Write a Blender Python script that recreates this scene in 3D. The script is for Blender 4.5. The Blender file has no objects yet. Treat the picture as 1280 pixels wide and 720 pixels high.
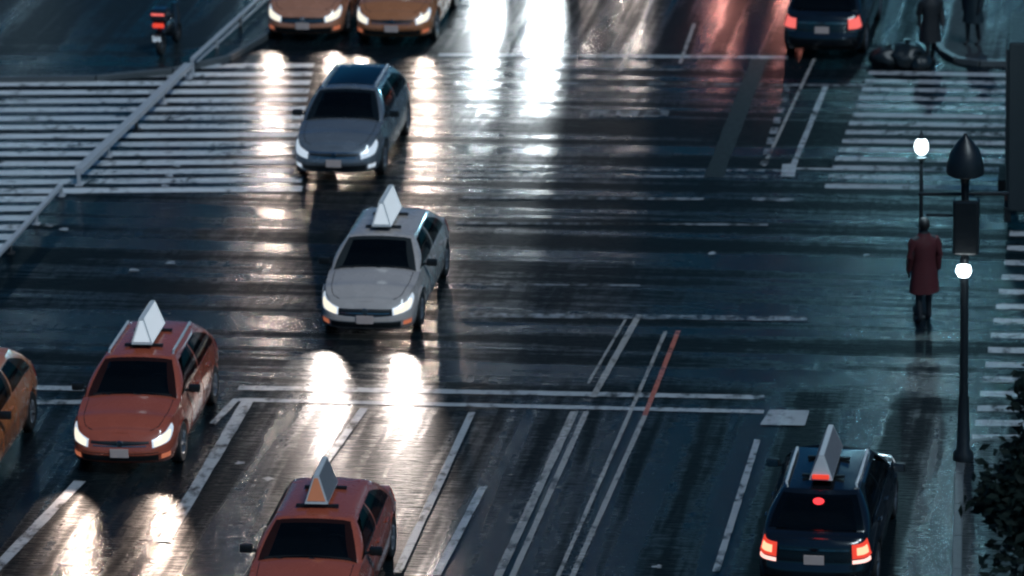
import bpy, bmesh, math, random
from math import sin, cos, pi, radians, sqrt, atan2, tan, hypot
from mathutils import Vector, Matrix, noise as mnoise

random.seed(7)
SC = bpy.context.scene
COL = SC.collection

# ------------------------------------------------------------------ camera
F, PITCH, YAW, ROLL, DIST = 5570.0, radians(18), radians(9.5), radians(-1.5), 83.0
FW = Vector((-sin(YAW)*cos(PITCH), cos(YAW)*cos(PITCH), -sin(PITCH)))
_r0 = Vector((cos(YAW), sin(YAW), 0)); _u0 = _r0.cross(FW)
RT = _r0*cos(ROLL) + _u0*sin(ROLL); UP = RT.cross(FW)
CAMPOS = -FW*DIST

def gnd(x, y, z=0.0):
    """point of the street (height z) seen at photo position x, y (survey of the place)"""
    d = FW*F + RT*(x-640) + UP*(360-y)
    t = (z-CAMPOS.z)/d.z
    p = CAMPOS + d*t
    return Vector((p.x, p.y, z))

cam = bpy.data.cameras.new('camera'); camo = bpy.data.objects.new('camera', cam); COL.objects.link(camo)
cam.sensor_width = 36; cam.lens = F*36/1280; cam.clip_start = 1; cam.clip_end = 3000
camo.matrix_world = Matrix(((RT.x, UP.x, -FW.x, CAMPOS.x), (RT.y, UP.y, -FW.y, CAMPOS.y), (RT.z, UP.z, -FW.z, CAMPOS.z), (0, 0, 0, 1)))
cam.dof.use_dof = True; cam.dof.focus_distance = 69; cam.dof.aperture_fstop = 1.0
SC.camera = camo

# ------------------------------------------------------------------ materials
MATS = {}
def nmat(name):
    m = bpy.data.materials.new(name); m.use_nodes = True
    nt = m.node_tree
    return m, nt, nt.nodes['Principled BSDF'], nt.nodes['Material Output']

def N(nt, t, **kw):
    n = nt.nodes.new(t)
    for k, v in kw.items():
        if hasattr(n, k) and not isinstance(v, tuple): setattr(n, k, v)
        else: n.inputs[k].default_value = v
    return n

def mat(name, col, rough=.5, metal=0., coat=0., spec=.5, emit=None, es=0., vary=.12, vs=9., bump=0.):
    if name in MATS: return MATS[name]
    m, nt, b, o = nmat(name); L = nt.links.new
    tc = N(nt, 'ShaderNodeTexCoord')
    nz = N(nt, 'ShaderNodeTexNoise'); nz.inputs['Scale'].default_value = vs; nz.inputs['Detail'].default_value = 4
    L(tc.outputs['Object'], nz.inputs['Vector'])
    mx = N(nt, 'ShaderNodeMix'); mx.data_type = 'RGBA'
    mx.inputs['A'].default_value = tuple(c*(1-vary) for c in col) + (1,)
    mx.inputs['B'].default_value = tuple(min(1, c*(1+vary)) for c in col) + (1,)
    L(nz.outputs['Fac'], mx.inputs['Factor']); L(mx.outputs['Result'], b.inputs['Base Color'])
    mr = N(nt, 'ShaderNodeMapRange'); mr.inputs['To Min'].default_value = max(.02, rough*.7); mr.inputs['To Max'].default_value = min(1, rough*1.3)
    L(nz.outputs['Fac'], mr.inputs['Value']); L(mr.outputs['Result'], b.inputs['Roughness'])
    b.inputs['Metallic'].default_value = metal; b.inputs['Coat Weight'].default_value = coat; b.inputs['Coat Roughness'].default_value = .06
    b.inputs['Specular IOR Level'].default_value = spec
    if emit: b.inputs['Emission Color'].default_value = emit + (1,); b.inputs['Emission Strength'].default_value = es
    if bump:
        n2 = N(nt, 'ShaderNodeTexNoise'); n2.inputs['Scale'].default_value = 60; L(tc.outputs['Object'], n2.inputs['Vector'])
        bp = N(nt, 'ShaderNodeBump'); bp.inputs['Strength'].default_value = bump; bp.inputs['Distance'].default_value = .01
        L(n2.outputs['Fac'], bp.inputs['Height']); L(bp.outputs['Normal'], b.inputs['Normal'])
    MATS[name] = m
    return m

def wet_surface(name, base_lo, base_hi, cross=True, paint=None, wear=.45, rough=(.17, .40), spec=(.02, .9)):
    """wet asphalt (or worn paint on it): tyre-polished bands, puddles, aggregate bump"""
    m, nt, b, o = nmat(name); L = nt.links.new
    geo = N(nt, 'ShaderNodeNewGeometry')
    def streak(sx, sy, seed, det=3.):
        mp = N(nt, 'ShaderNodeMapping'); mp.inputs['Scale'].default_value = (sx, sy, 1); mp.inputs['Location'].default_value = (seed, seed*.7, 0)
        L(geo.outputs['Position'], mp.inputs['Vector'])
        n = N(nt, 'ShaderNodeTexNoise'); n.inputs['Scale'].default_value = 1; n.inputs['Detail'].default_value = det; n.inputs['Roughness'].default_value = .6
        L(mp.outputs['Vector'], n.inputs['Vector']); return n.outputs['Fac']
    def math_(op, a, bb, clamp=False):
        n = N(nt, 'ShaderNodeMath'); n.operation = op; n.use_clamp = clamp
        for i, v in enumerate((a, bb)):
            if isinstance(v, (int, float)): n.inputs[i].default_value = v
            else: L(v, n.inputs[i])
        return n.outputs[0]
    def mrange(v, a, bb, c=0., d=1.):
        n = N(nt, 'ShaderNodeMapRange'); n.interpolation_type = 'SMOOTHSTEP'
        for k, x in zip(('From Min', 'From Max', 'To Min', 'To Max'), (a, bb, c, d)): n.inputs[k].default_value = x
        L(v, n.inputs['Value']); return n.outputs['Result']
    sep = N(nt, 'ShaderNodeSeparateXYZ'); L(geo.outputs['Position'], sep.inputs[0]); Y = sep.outputs['Y']
    bx = streak(.045, 1.15, 3.1, 4.)          # bands along the cross street
    by = streak(1.1, .04, 11.7, 3.)           # bands along the avenue
    inner = math_('MULTIPLY', mrange(Y, -7.5, -4.5), mrange(Y, 13.5, 18.5, 1, 0))
    mix = N(nt, 'ShaderNodeMix'); mix.data_type = 'FLOAT'
    L(inner, mix.inputs['Factor']); L(by, mix.inputs['A']); L(bx, mix.inputs['B'])
    band = mix.outputs['Result']
    big = streak(.16, .09, 23., 2.)
    patch = streak(1.6, 1.0, 40., 5.)
    g = math_('ADD', math_('MULTIPLY', band, 1.05), math_('ADD', math_('MULTIPLY', big, .34), math_('MULTIPLY', patch, .10)))
    fine = streak(2.2, 11., 71., 6.)
    g = math_('ADD', g, math_('MULTIPLY', math_('ADD', fine, -.5), .22))
    hatch = streak(7., .55, 17., 4.)
    g = math_('ADD', g, math_('MULTIPLY', math_('ADD', hatch, -.5), .14))
    gl = mrange(g, .66, .90)                   # 0 = dry-ish drained, 1 = glossy film
    b.inputs['Roughness'].default_value = .3
    L(mrange(gl, 0, 1, rough[1], rough[0]), b.inputs['Roughness'])
    L(mrange(gl, 0, 1, spec[0], spec[1]), b.inputs['Specular IOR Level'])
    b.inputs['IOR'].default_value = 1.5
    mx = N(nt, 'ShaderNodeMix'); mx.data_type = 'RGBA'
    mx.inputs['A'].default_value = base_hi + (1,); mx.inputs['B'].default_value = base_lo + (1,)
    L(gl, mx.inputs['Factor']); colr = mx.outputs['Result']
    if paint:
        wn = streak(5., 3., 5., 8.); wn2 = streak(.9, .9, 61., 3.)
        wv = math_('ADD', math_('MULTIPLY', wn, .6), math_('MULTIPLY', wn2, .4))
        k = mrange(wv, wear-.07, wear+.09)
        mp = N(nt, 'ShaderNodeMix'); mp.data_type = 'RGBA'; L(k, mp.inputs['Factor'])
        L(colr, mp.inputs['A']); mp.inputs['B'].default_value = paint + (1,); colr = mp.outputs['Result']
    L(colr, b.inputs['Base Color'])
    # aggregate and rain ripples
    n1 = streak(24, 24, 2., 3.); n2 = streak(2.2, 22., 9., 2.)
    h = math_('ADD', math_('MULTIPLY', n1, .6), math_('ADD', math_('MULTIPLY', n2, 6.5), math_('MULTIPLY', streak(8., 10., 33., 2.), .7)))
    bp = N(nt, 'ShaderNodeBump'); bp.inputs['Strength'].default_value = 1; bp.inputs['Distance'].default_value = .007
    L(h, bp.inputs['Height']); L(bp.outputs['Normal'], b.inputs['Normal'])
    MATS[name] = m
    return m

M_road = wet_surface('wet_asphalt', (.0018, .0045, .0065), (.0045, .0085, .011))
M_walk = wet_surface('wet_paving', (.005, .008, .010), (.013, .017, .020), rough=(.14, .42), spec=(.08, .9))
M_white = wet_surface('worn_white_paint', (.008, .009, .01), (.02, .02, .02), paint=(.64, .65, .67), wear=.41)
M_line = wet_surface('lane_paint', (.006, .008, .009), (.014, .016, .018), paint=(.36, .37, .39), wear=.43)
M_faded = wet_surface('faded_white_paint', (.008, .009, .01), (.02, .02, .02), paint=(.22, .23, .25), wear=.50)
M_yellow = wet_surface('faded_yellow_paint', (.008, .009, .01), (.02, .02, .02), paint=(.30, .28, .27), wear=.42)
M_red = wet_surface('red_reflection_on_paint', (.008, .009, .01), (.02, .02, .02), paint=(.40, .12, .09), wear=.42)  # worn line paint with the red lamp reflection put into its colour
M_kerb = mat('kerb_stone', (.075, .085, .09), .5, bump=.3)
M_glass = mat('car_glass', (.004, .006, .008), .06, spec=.5, vary=.2)
def see_through():
    m, nt, b, o = nmat('tinted_glass'); L = nt.links.new
    b.inputs['Base Color'].default_value = (.004, .006, .008, 1); b.inputs['Roughness'].default_value = .05
    tr = nt.nodes.new('ShaderNodeBsdfTransparent'); tr.inputs['Color'].default_value = (.42, .47, .48, 1)
    mx = nt.nodes.new('ShaderNodeMixShader'); mx.inputs['Fac'].default_value = .42
    L(tr.outputs[0], mx.inputs[1]); L(b.outputs[0], mx.inputs[2]); L(mx.outputs[0], o.inputs['Surface'])
    return m
M_tint = see_through()
M_seat = mat('seat_fabric', (.03, .03, .033), .8, bump=.2)
M_trim = mat('cabin_trim', (.010, .010, .011), .7)
M_black = mat('black_plastic', (.008, .009, .01), .45)
M_tyre = mat('tyre_rubber', (.012, .012, .013), .7)
M_rim = mat('alloy_rim', (.25, .25, .27), .35, metal=.8)
M_chrome = mat('chrome_trim', (.5, .52, .55), .2, metal=1)
M_dark = mat('underbody', (.004, .004, .005), .8)
M_lamp = mat('headlight_lit', (.25, .2, .15), .2, emit=(1, .90, .70), es=1.12)
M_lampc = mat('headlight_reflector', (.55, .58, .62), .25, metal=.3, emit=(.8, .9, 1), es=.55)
M_tail = mat('tail_lamp_red', (.5, .04, .02), .2, emit=(1, .07, .04), es=.75)
M_bulb = mat('tail_bulb', (.5, .1, .05), .3, emit=(1, .30, .17), es=2.6)
M_taildim = mat('tail_lamp_dim', (.4, .05, .04), .2, emit=(1, .17, .15), es=.9)
M_rev = mat('tail_lamp_pale', (.8, .6, .55), .25, emit=(1, .5, .42), es=1.5)
M_brake = mat('high_brake_lamp', (.5, .02, .02), .3, emit=(1, .05, .06), es=1.6)
M_fog = mat('amber_side_lamp', (.5, .12, .06), .3, emit=(1, .3, .15), es=.35)
M_plate = mat('licence_plate', (.55, .42, .38), .5)
M_signw = mat('sign_panel_lit', (.8, .8, .8), .35, emit=(.88, .95, 1), es=.36)
M_signg = mat('sign_panel_grey', (.12, .13, .15), .35, emit=(.7, .8, 1), es=.02)
M_signo = mat('sign_panel_orange', (.6, .2, .1), .4, emit=(1, .4, .2), es=.1)
M_signf = mat('sign_frame', (.6, .6, .6), .35)
M_pale = mat('rail_edge_highlight', (.62, .64, .66), .3, metal=.2)  # rail colour kept pale to stand in for highlights along roof edges
M_rail = mat('painted_rail', (.42, .42, .44), .4, bump=.2)
M_iron = mat('black_cast_iron', (.008, .01, .012), .4, bump=.2)
M_globe = mat('lamp_globe', (.9, .9, .9), .3, emit=(.82, .95, 1), es=9)
M_paint = {}
def paint(name, col, rough=.27, coat=1., metal=0.):
    return mat('paint_' + name, col, rough, coat=coat, metal=metal, vary=.14, vs=2.5, bump=.06)

# ------------------------------------------------------------------ mesh helpers
class MB:
    def __init__(s): s.v = []; s.f = []
    def add(s, vs, fs):
        k = len(s.v); s.v += [tuple(v) for v in vs]; s.f += [tuple(i+k for i in f) for f in fs]; return s
    def box(s, c, d, rz=0, bev=.0, tap=1.0):
        bm = bmesh.new(); bmesh.ops.create_cube(bm, size=1)
        for v in bm.verts:
            k = tap if v.co.z > 0 else 1
            v.co = Vector((v.co.x*d[0]*k, v.co.y*d[1]*k, v.co.z*d[2]))
        if bev: bmesh.ops.bevel(bm, geom=bm.edges[:], offset=bev, segments=2, affect='EDGES', profile=.6)
        R = Matrix.Rotation(rz, 3, 'Z'); bm.verts.index_update()
        s.add([R @ v.co + Vector(c) for v in bm.verts], [[v.index for v in f.verts] for f in bm.faces]); bm.free(); return s
    def tube(s, pts, r, n=12, caps=True):
        pts = [Vector(p) for p in pts]; rs = r if isinstance(r, (list, tuple)) else [r]*len(pts)
        rings = []; ref = Vector((0, 0, 1))
        for i, p in enumerate(pts):
            d = (pts[min(i+1, len(pts)-1)] - pts[max(i-1, 0)]).normalized()
            a = d.cross(ref)
            if a.length < 1e-3: a = d.cross(Vector((1, 0, 0)))
            a.normalize(); b_ = d.cross(a)
            rings.append([p + (a*cos(2*pi*k/n) + b_*sin(2*pi*k/n))*rs[i] for k in range(n)])
        vs = [v for r_ in rings for v in r_]; fs = []
        for i in range(len(pts)-1):
            for k in range(n): fs.append((i*n+k, i*n+(k+1) % n, (i+1)*n+(k+1) % n, (i+1)*n+k))
        if caps: fs.append(tuple(range(n-1, -1, -1))); fs.append(tuple((len(pts)-1)*n+k for k in range(n)))
        return s.add(vs, fs)
    def lathe(s, prof, c=(0, 0, 0), axis='Z', n=24):
        vs = []; fs = []
        for r, z in prof:
            for k in range(n):
                a = 2*pi*k/n; p = (r*cos(a), r*sin(a), z)
                if axis == 'X': p = (z, r*cos(a), r*sin(a))
                vs.append((p[0]+c[0], p[1]+c[1], p[2]+c[2]))
        for i in range(len(prof)-1):
            for k in range(n): fs.append((i*n+k, i*n+(k+1) % n, (i+1)*n+(k+1) % n, (i+1)*n+k))
        return s.add(vs, fs)
    def build(s, name, m, parent=None, smooth=False, loc=None):
        me = bpy.data.meshes.new(name); me.from_pydata(s.v, [], s.f); me.update()
        bm = bmesh.new(); bm.from_mesh(me); bmesh.ops.remove_doubles(bm, verts=bm.verts, dist=1e-5)
        bmesh.ops.recalc_face_normals(bm, faces=bm.faces); bm.to_mesh(me); bm.free()
        if smooth:
            for p in me.polygons: p.use_smooth = True
            try: me.set_sharp_from_angle(angle=radians(42))
            except Exception: pass
        me.materials.append(m)
        o = bpy.data.objects.new(name, me); COL.objects.link(o)
        if parent: o.parent = parent
        if loc: o.location = loc
        return o

def tag(o, label=None, cat=None, group=None, kind=None):
    if label: o['label'] = label
    if cat: o['category'] = cat
    if group: o['group'] = group
    if kind: o['kind'] = kind
    return o

def empty(name, loc, rz=0.):
    o = bpy.data.objects.new(name, None); COL.objects.link(o); o.location = loc; o.rotation_euler = (0, 0, rz)
    o.empty_display_size = .3
    return o

def copy_tree(o, parent=None):
    c = o.copy(); COL.objects.link(c)
    if parent: c.parent = parent
    for ch in list(o.children): copy_tree(ch, c)
    return c

def light(name, typ, loc, energy, color, parent=None, **kw):
    l = bpy.data.lights.new(name, typ); l.energy = energy; l.color = color
    for k, v in kw.items(): setattr(l, k, v)
    o = bpy.data.objects.new(name, l); COL.objects.link(o); o.location = loc
    if parent: o.parent = parent
    return o

# ------------------------------------------------------------------ cars
def interp(tab, x):
    if x <= tab[0][0]: return tab[0][1]
    for (a, b), (c, d) in zip(tab, tab[1:]):
        if x <= c:
            t = (x-a)/(c-a); t = t*t*(3-2*t); return b + (d-b)*t
    return tab[-1][1]

def resample(ctrl, step):
    """smooth open curve through control points, evenly sampled"""
    P = [Vector((a, b, 0)) for a, b in ctrl]; P = [2*P[0]-P[1]] + P + [2*P[-1]-P[-2]]
    out = []
    for i in range(1, len(P)-2):
        for k in range(24):
            t = k/24; p0, p1, p2, p3 = P[i-1:i+3]
            out.append(.5*((2*p1) + (p2-p0)*t + (2*p0-5*p1+4*p2-p3)*t*t + (3*p1-p0-3*p2+p3)*t**3))
    out.append(P[-2]); d = [0]
    for a, b in zip(out, out[1:]): d.append(d[-1] + (b-a).length)
    n = max(8, int(d[-1]/step)); res = []; j = 0
    for k in range(n+1):
        s = d[-1]*k/n
        while j < len(d)-2 and d[j+1] < s: j += 1
        t = (s-d[j])/max(1e-9, d[j+1]-d[j]); q = out[j].lerp(out[j+1], t); res.append((q.x, q.y))
    return res

class CarShape:
    def __init__(s, kind):
        s.kind = kind
        suv = kind == 'suv'; big = kind == 'crossover'
        s.L = L = 4.55 if suv else 4.82 if not big else 4.75
        s.W = W = 1.84; h = W/2
        s.H = 1.68 if suv else 1.47 if not big else 1.56
        s.up = .10 if suv else .05 if big else 0.
        u = s.up
        s.out = resample([(0, L/2), (.34, L/2-.015), (.58, L/2-.065), (.74, L/2-.16), (.84, L/2-.34), (.895, L/2-.62), (h, L/2-1.1), (h, .3), (h, -.6),
                          (h-.01, -L/2+1.0), (h-.05, -L/2+.45), (.80, -L/2+.18), (.62, -L/2+.06), (.36, -L/2+.012), (0, -L/2)], .05)
        s.n = len(s.out)
        s.zt_tab = [(-L/2, .93+u), (-L/2+.5, 1.0+u), (0, .98+u), (L/2-1.2, .94+u), (L/2-.55, .85+u), (L/2-.18, .74+u), (L/2, .68+u)]
        s.fw = L/2-.93; s.rw = -L/2+(.95 if not suv else .82)
        s.wr = .335 if not suv else .36
        s.crown = [(-L/2, .015), (0, .06), (L/2-1.2, .075), (L/2-.3, .06), (L/2, .015)]
        # greenhouse
        s.gy0 = L/2-1.10; s.gy1 = -L/2+(.52 if kind == 'sedan' else .16 if suv else .34)
        s.ry0 = L/2-1.86; s.ry1 = -L/2+(1.22 if kind == 'sedan' else .50 if suv else 1.0)
        s.gw = .835; s.rw2 = .60 if not suv else .645
        s.gh0 = .90+u; s.gh1 = s.H-.075
        s.nf, s.nc, s.ns, s.nr = 8, 4, 22, 8
        s.gbase = s.gout(s.gy0, s.gy1, s.gw, .10, .06); s.groof = s.gout(s.ry0, s.ry1, s.rw2, .05, .05)
        s.gn = len(s.gbase)
    def gout(s, y0, y1, w, bow, bowr):
        pts = []; wf = w*.90; wr = w*.88
        for k in range(s.nf): t = k/s.nf; pts.append((wf*t, y0 + bow*(1-t*t) - bow))
        for k in range(s.nc): t = k/s.nc; a = t*pi/2; pts.append((wf+(w-wf)*sin(a), y0-bow*.4 - (1-cos(a))*.16 + bow*.4*(1-t)*0))
        ya = y0-bow*.4-.16; yb = y1+.14
        for k in range(s.ns): t = k/s.ns; pts.append((w*(1-.02*t*t), ya+(yb-ya)*t))
        for k in range(s.nc): t = k/s.nc; a = t*pi/2; pts.append((wr+(w*.98-wr)*cos(a), yb-(yb-y1)*sin(a)))
        for k in range(s.nr+1): t = k/s.nr; pts.append((wr*(1-t), y1-bowr*(1-(1-t)**2)))
        return pts
    def zt(s, y): return interp(s.zt_tab, y)
    def zb(s, y, x):
        z = .20+s.up*.8
        if x > .6:
            for c in (s.fw, s.rw):
                dy = y-c; r = s.wr+.045
                if abs(dy) < r: z = max(z, s.wr-.01+sqrt(r*r-dy*dy))
        return z
    def ptf(s, fi):
        fi = max(0, min(s.n-1, fi)); i = min(int(fi), s.n-2); t = fi-i
        return tuple(a+(b-a)*t for a, b in zip(s.out[i], s.out[i+1]))
    def S(s, fi, q, side=1, off=0.):
        """body skin: fi along half outline (front centre to rear centre), q from sill 0 to shoulder 1"""
        x, y = s.ptf(fi); x2, y2 = s.ptf(min(fi+.5, s.n-1)); x1, y1 = s.ptf(max(fi-.5, 0))
        nx, ny = -(y2-y1), (x2-x1); l = hypot(nx, ny) or 1; nx /= l; ny /= l
        if fi < .5: nx, ny = 0, 1
        if fi > s.n-1.5: nx, ny = 0, -1
        sidein = interp([(0, .06), (.22, .012), (.5, 0), (.62, .004), (.7, .03), (1, .085)], q)
        frin = interp([(0, .09), (.12, .02), (.4, 0), (.7, .035), (.9, .10), (1, .17)], q)
        rein = interp([(0, .10), (.2, .0), (.42, .0), (.5, .05), (.9, .09), (1, .15)], q)
        inn = sidein*nx*nx + (frin if ny > 0 else rein)*ny*ny
        zt = s.zt(y); zb = s.zb(y, x); z0 = .20+s.up*.8
        z = z0 + (zt-z0)*q
        if z < zb: z = zb + (zt-zb)*q*.25
        k = off-inn
        return Vector((side*max(0, x+nx*k), y+ny*k, z))
    def deck(s, fi, j, side=1, off=0.):
        e = s.S(fi, 1, side); y = s.ptf(fi)[1]
        return Vector((e.x*j, e.y, e.z + interp(s.crown, y)*(1-j*j)*(1 if True else 0) + off))
    def G(s, fi, q, side=1, off=0.):
        fi = max(0, min(s.gn-1, fi)); i = min(int(fi), s.gn-2); t = fi-i
        def L2(o): return Vector((o[i][0]+(o[i+1][0]-o[i][0])*t, o[i][1]+(o[i+1][1]-o[i][1])*t, 0))
        def T2(o): a, b = o[i], o[i+1]; return Vector((-(b[1]-a[1]), b[0]-a[0], 0)).normalized()
        a, b = L2(s.gbase), L2(s.groof); nrm = (T2(s.gbase)*(1-q)+T2(s.groof)*q).normalized()
        p = a.lerp(b, q**1.12) + nrm*(.055*sin(pi*q)+off)
        ny = nrm.y; zz = s.gh0 + (s.gh1-s.gh0)*q + off*.6
        if fi < s.nf: zz += .05*(1-(fi/s.nf)**2)*q
        return Vector((side*max(0, p.x), p.y, zz))

def patch(mb, fn, u0, u1, v0, v1, nu=8, nv=4, off=.004, sides=(1,), th=.0):
    """grid patch of a car skin lifted a little; v0, v1 may be functions of the u fraction"""
    for sd in sides:
        vs = []; fs = []
        for i in range(nu+1):
            t = i/nu; u = u0+(u1-u0)*t
            a = v0(t) if callable(v0) else v0; b = v1(t) if callable(v1) else v1
            for j in range(nv+1):
                r = j/nv
                vs.append(fn(u, a+(b-a)*r, sd, off))
        for i in range(nu):
            for j in range(nv):
                k = i*(nv+1)+j; q = (k, k+1, k+nv+2, k+nv+1)
                fs.append(q if sd > 0 else q[::-1])
        # rim folding back to the skin so the piece has thickness
        edge = [i*(nv+1) for i in range(nu+1)] + [nu*(nv+1)+j for j in range(1, nv+1)] + [i*(nv+1)+nv for i in range(nu-1, -1, -1)] + [j for j in range(nv-1, 0, -1)]
        base = len(vs)
        for e in edge:
            i, j = divmod(e, nv+1); t = i/nu; u = u0+(u1-u0)*t
            a = v0(t) if callable(v0) else v0; b = v1(t) if callable(v1) else v1
            vs.append(fn(u, a+(b-a)*j/nv, sd, -.012))
        m = len(edge)
        for k in range(m):
            q = (edge[k], edge[(k+1) % m], base+(k+1) % m, base+k); fs.append(q)
        mb.add(vs, fs)
    return mb

SHAPES = {}
def shape(k):
    if k not in SHAPES: SHAPES[k] = CarShape(k)
    return SHAPES[k]

def uat(sh, x=None, y=None):
    """outline index where the front half reaches x, or the side reaches y"""
    for i, (a, b) in enumerate(sh.out):
        if x is not None and x > 0 and a >= x: return i
        if y is not None and b <= y: return i
    return sh.n-1

def make_car(name, label, cat, group, kind, body_mat, loc, rz, lights='on', sign=None, back=None, beams=True, warm=(1, .86, .78), power=1., sunroof=False, roofrail=False, tailw=40., low=False):
    sh = shape(kind); root = empty(name, loc, rz); tag(root, label, cat, group)
    S, G, D = sh.S, sh.G, sh.deck; n = sh.n; L = sh.L; u = sh.up
    b = MB(); nq = 12
    for sd in (1, -1):
        vs = [S(i, k/nq, sd) for i in range(n) for k in range(nq+1)]
        fs = []
        for i in range(n-1):
            for k in range(nq):
                a = i*(nq+1)+k; q = (a, a+1, a+nq+2, a+nq+1); fs.append(q if sd > 0 else q[::-1])
        b.add(vs, fs)
        nj = 6; vs = [D(i, j/nj, sd) for i in range(n) for j in range(nj+1)]; fs = []
        for i in range(n-1):
            for j in range(nj):
                a = i*(nj+1)+j; fs.append((a, a+1, a+nj+2, a+nj+1))
        b.add(vs, fs)
        ng = 8; vs = [G(i, k/ng, sd) for i in range(sh.gn) for k in range(ng+1)]; fs = []
        for i in range(sh.gn-1):
            for k in range(ng):
                if 1 <= k <= 6 and (i < sh.nf-1 or i >= sh.gn-sh.nr or sh.nf+sh.nc <= i < sh.nf+sh.nc+int(sh.ns*.40) or sh.nf+sh.nc+int(sh.ns*.5) <= i < sh.nf+sh.nc+int(sh.ns*.78)): continue
                a = i*(ng+1)+k; fs.append((a, a+1, a+ng+2, a+ng+1))
        b.add(vs, fs)
    def roofp(i, j, sd=1, off=0.):
        e = G(i, 1, sd); ymid = (sh.ry0+sh.ry1)/2
        k = max(0, 1-((e.y-ymid)/((sh.ry0-sh.ry1)/2+.05))**2)
        return Vector((e.x*j, e.y, e.z + (.012+.05*k)*(1-j*j) + off))
    for sd in (1, -1):
        nj = 5; vs = [roofp(i, j/nj, sd) for i in range(sh.gn) for j in range(nj+1)]; fs = []
        for i in range(sh.gn-1):
            for j in range(nj):
                a = i*(nj+1)+j; fs.append((a, a+1, a+nj+2, a+nj+1))
        b.add(vs, fs)
    b.build('body', body_mat, root, smooth=True)
    ub = MB(); ub.box((0, 0, .36+u), (1.30, L-.5, .30)); ub.box((0, (sh.fw+sh.rw)/2, .36+u), (1.62, sh.fw-sh.rw-.82, .34)); ub.build('underbody', M_dark, root)
    nf, nc, ns = sh.nf, sh.nc, sh.ns
    g = MB()
    patch(g, G, 0, nf+.6, .07, .95, 10, 6, .006, (1, -1)); g.build('windshield', M_tint, root, smooth=True)
    g = MB(); r0 = nf+nc+ns+nc-.6
    patch(g, G, r0, sh.gn-1, .22 if kind != 'sedan' else .10, .93, 10, 6, .006, (1, -1)); g.build('rear_window', M_tint, root, smooth=True)
    s0 = nf+nc
    for sd in (1, -1):
        patch(MB(), G, 0, 1, 0, 1)
        w = MB(); patch(w, G, s0-1.4, s0+ns*.44, .13, lambda t: .16+.74*min(1, t*2.6), 12, 5, .006, (sd,)); w.build('side_window', M_tint, root, smooth=True)
        w = MB(); patch(w, G, s0+ns*.48, s0+ns*.96, .14, lambda t: .90-.30*max(0, (t-.6)/.4)**2, 12, 5, .006, (sd,)); w.build('side_window', M_tint, root, smooth=True)
    # cabin
    cb = MB(); ca, cz = uat(sh, y=sh.gy0-.10), uat(sh, y=sh.gy1+.22)
    patch(cb, lambda i, j, sd, off: D(i, j*.80, sd, off), ca, cz, 0, 1, 24, 4, .03, (1, -1)); cb.build('dashboard', M_trim, root)
    zb_ = .96+u
    for sx in (-.36, .36):
        st_ = MB(); st_.box((sx, sh.ry0-.42, zb_+.10), (.46, .13, .34), bev=.05); se = st_.build('seat', M_seat, root, smooth=True)
        h_ = MB(); h_.box((sx, sh.ry0-.46, zb_+.33), (.25, .09, .16), bev=.035); h_.build('headrest', M_seat, se, smooth=True)
    st_ = MB(); st_.box((0, sh.ry1+.30, zb_+.08), (1.1, .14, .26), bev=.05); st_.build('rear_seat', M_seat, root, smooth=True)
    sw = MB(); c0 = Vector((-.36, sh.ry0+.10, zb_+.10)); sw.tube([c0+Vector((.17*cos(2*pi*k/16), .07*sin(2*pi*k/16), .15*sin(2*pi*k/16))) for k in range(17)], .014, 6); sw.build('steering_wheel', M_trim, root, smooth=True)
    mi = MB(); mi.box((0, sh.ry0+.10, sh.H-.22), (.24, .03, .07), bev=.012); mi.build('rear_view_mirror', M_black, root)
    # doors with handles
    for sd in (1, -1):
        for ya, yb in ((.78, -.22), (-.25, -1.10)):
            ua, ub_ = uat(sh, y=ya), uat(sh, y=yb)
            d = MB(); patch(d, S, ua, ub_, .10, .985, 8, 8, .005, (sd,)); dp = d.build('door', body_mat, root, smooth=True)
            h = MB(); p = S(ub_-4, .80, sd, .022); h.box(p, (.03, .17, .03), bev=.008); h.build('handle', body_mat, dp)
    # wheels
    for sd in (1, -1):
        for cy in (sh.fw, sh.rw):
            R = sh.wr; cx = sd*(sh.W/2-.125)
            w = MB(); w.lathe([(R*.62, -.10), (R*.93, -.105), (R, -.08), (R, .08), (R*.93, .105), (R*.62, .10), (R*.62, -.10)], (cx, cy, R), 'X', 28)
            wt = w.build('wheel', M_tyre, root, smooth=True)
            r = MB(); x_ = cx+sd*.085
            r.lathe([(R*.63, 0), (R*.60, sd*.012), (R*.54, -sd*.01), (.001, -sd*.015)], (x_, cy, R), 'X', 28)
            for k in range(5):
                a = 2*pi*k/5
                r.tube([(x_, cy+.05*cos(a), R+.05*sin(a)), (x_, cy+R*.57*cos(a), R+R*.57*sin(a))], .022, 6)
            r.build('rim', M_rim, wt, smooth=True)
    # mirrors
    for sd in (1, -1):
        m = MB(); y = sh.gy0-.42; m.box((sd*1.0, y, 1.02+u), (.20, .10, .13), bev=.03); m.tube([(sd*.82, y, .985+u), (sd*.95, y, 1.0+u)], .025, 8)
        mo = m.build('side_mirror', M_black if kind != 'suv' else body_mat, root, smooth=True)
        mm = MB(); mm.box((sd*1.0, y-.053, 1.02+u), (.165, .006, .10), bev=.002); mm.build('mirror_glass', M_chrome, mo)
    # nose
    xg, xh = uat(sh, x=.46), uat(sh, x=.50)
    g = MB(); patch(g, S, 0, xg, lambda t: (.50 if kind == 'sedan' else .66)+.05*t, lambda t: .80-.02*t, 8, 4, .006, (1, -1)); gr = g.build('grille', M_black, root, smooth=True)
    c = MB(); patch(c, S, 0, xg+1.5, .815, .85, 8, 2, .012, (1, -1)) if lights != 'on' else None; patch(c, S, 0, xg*.9, .63, .655, 8, 2, .014, (1, -1)); c.build('grille_trim', M_chrome, gr, smooth=True)
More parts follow.
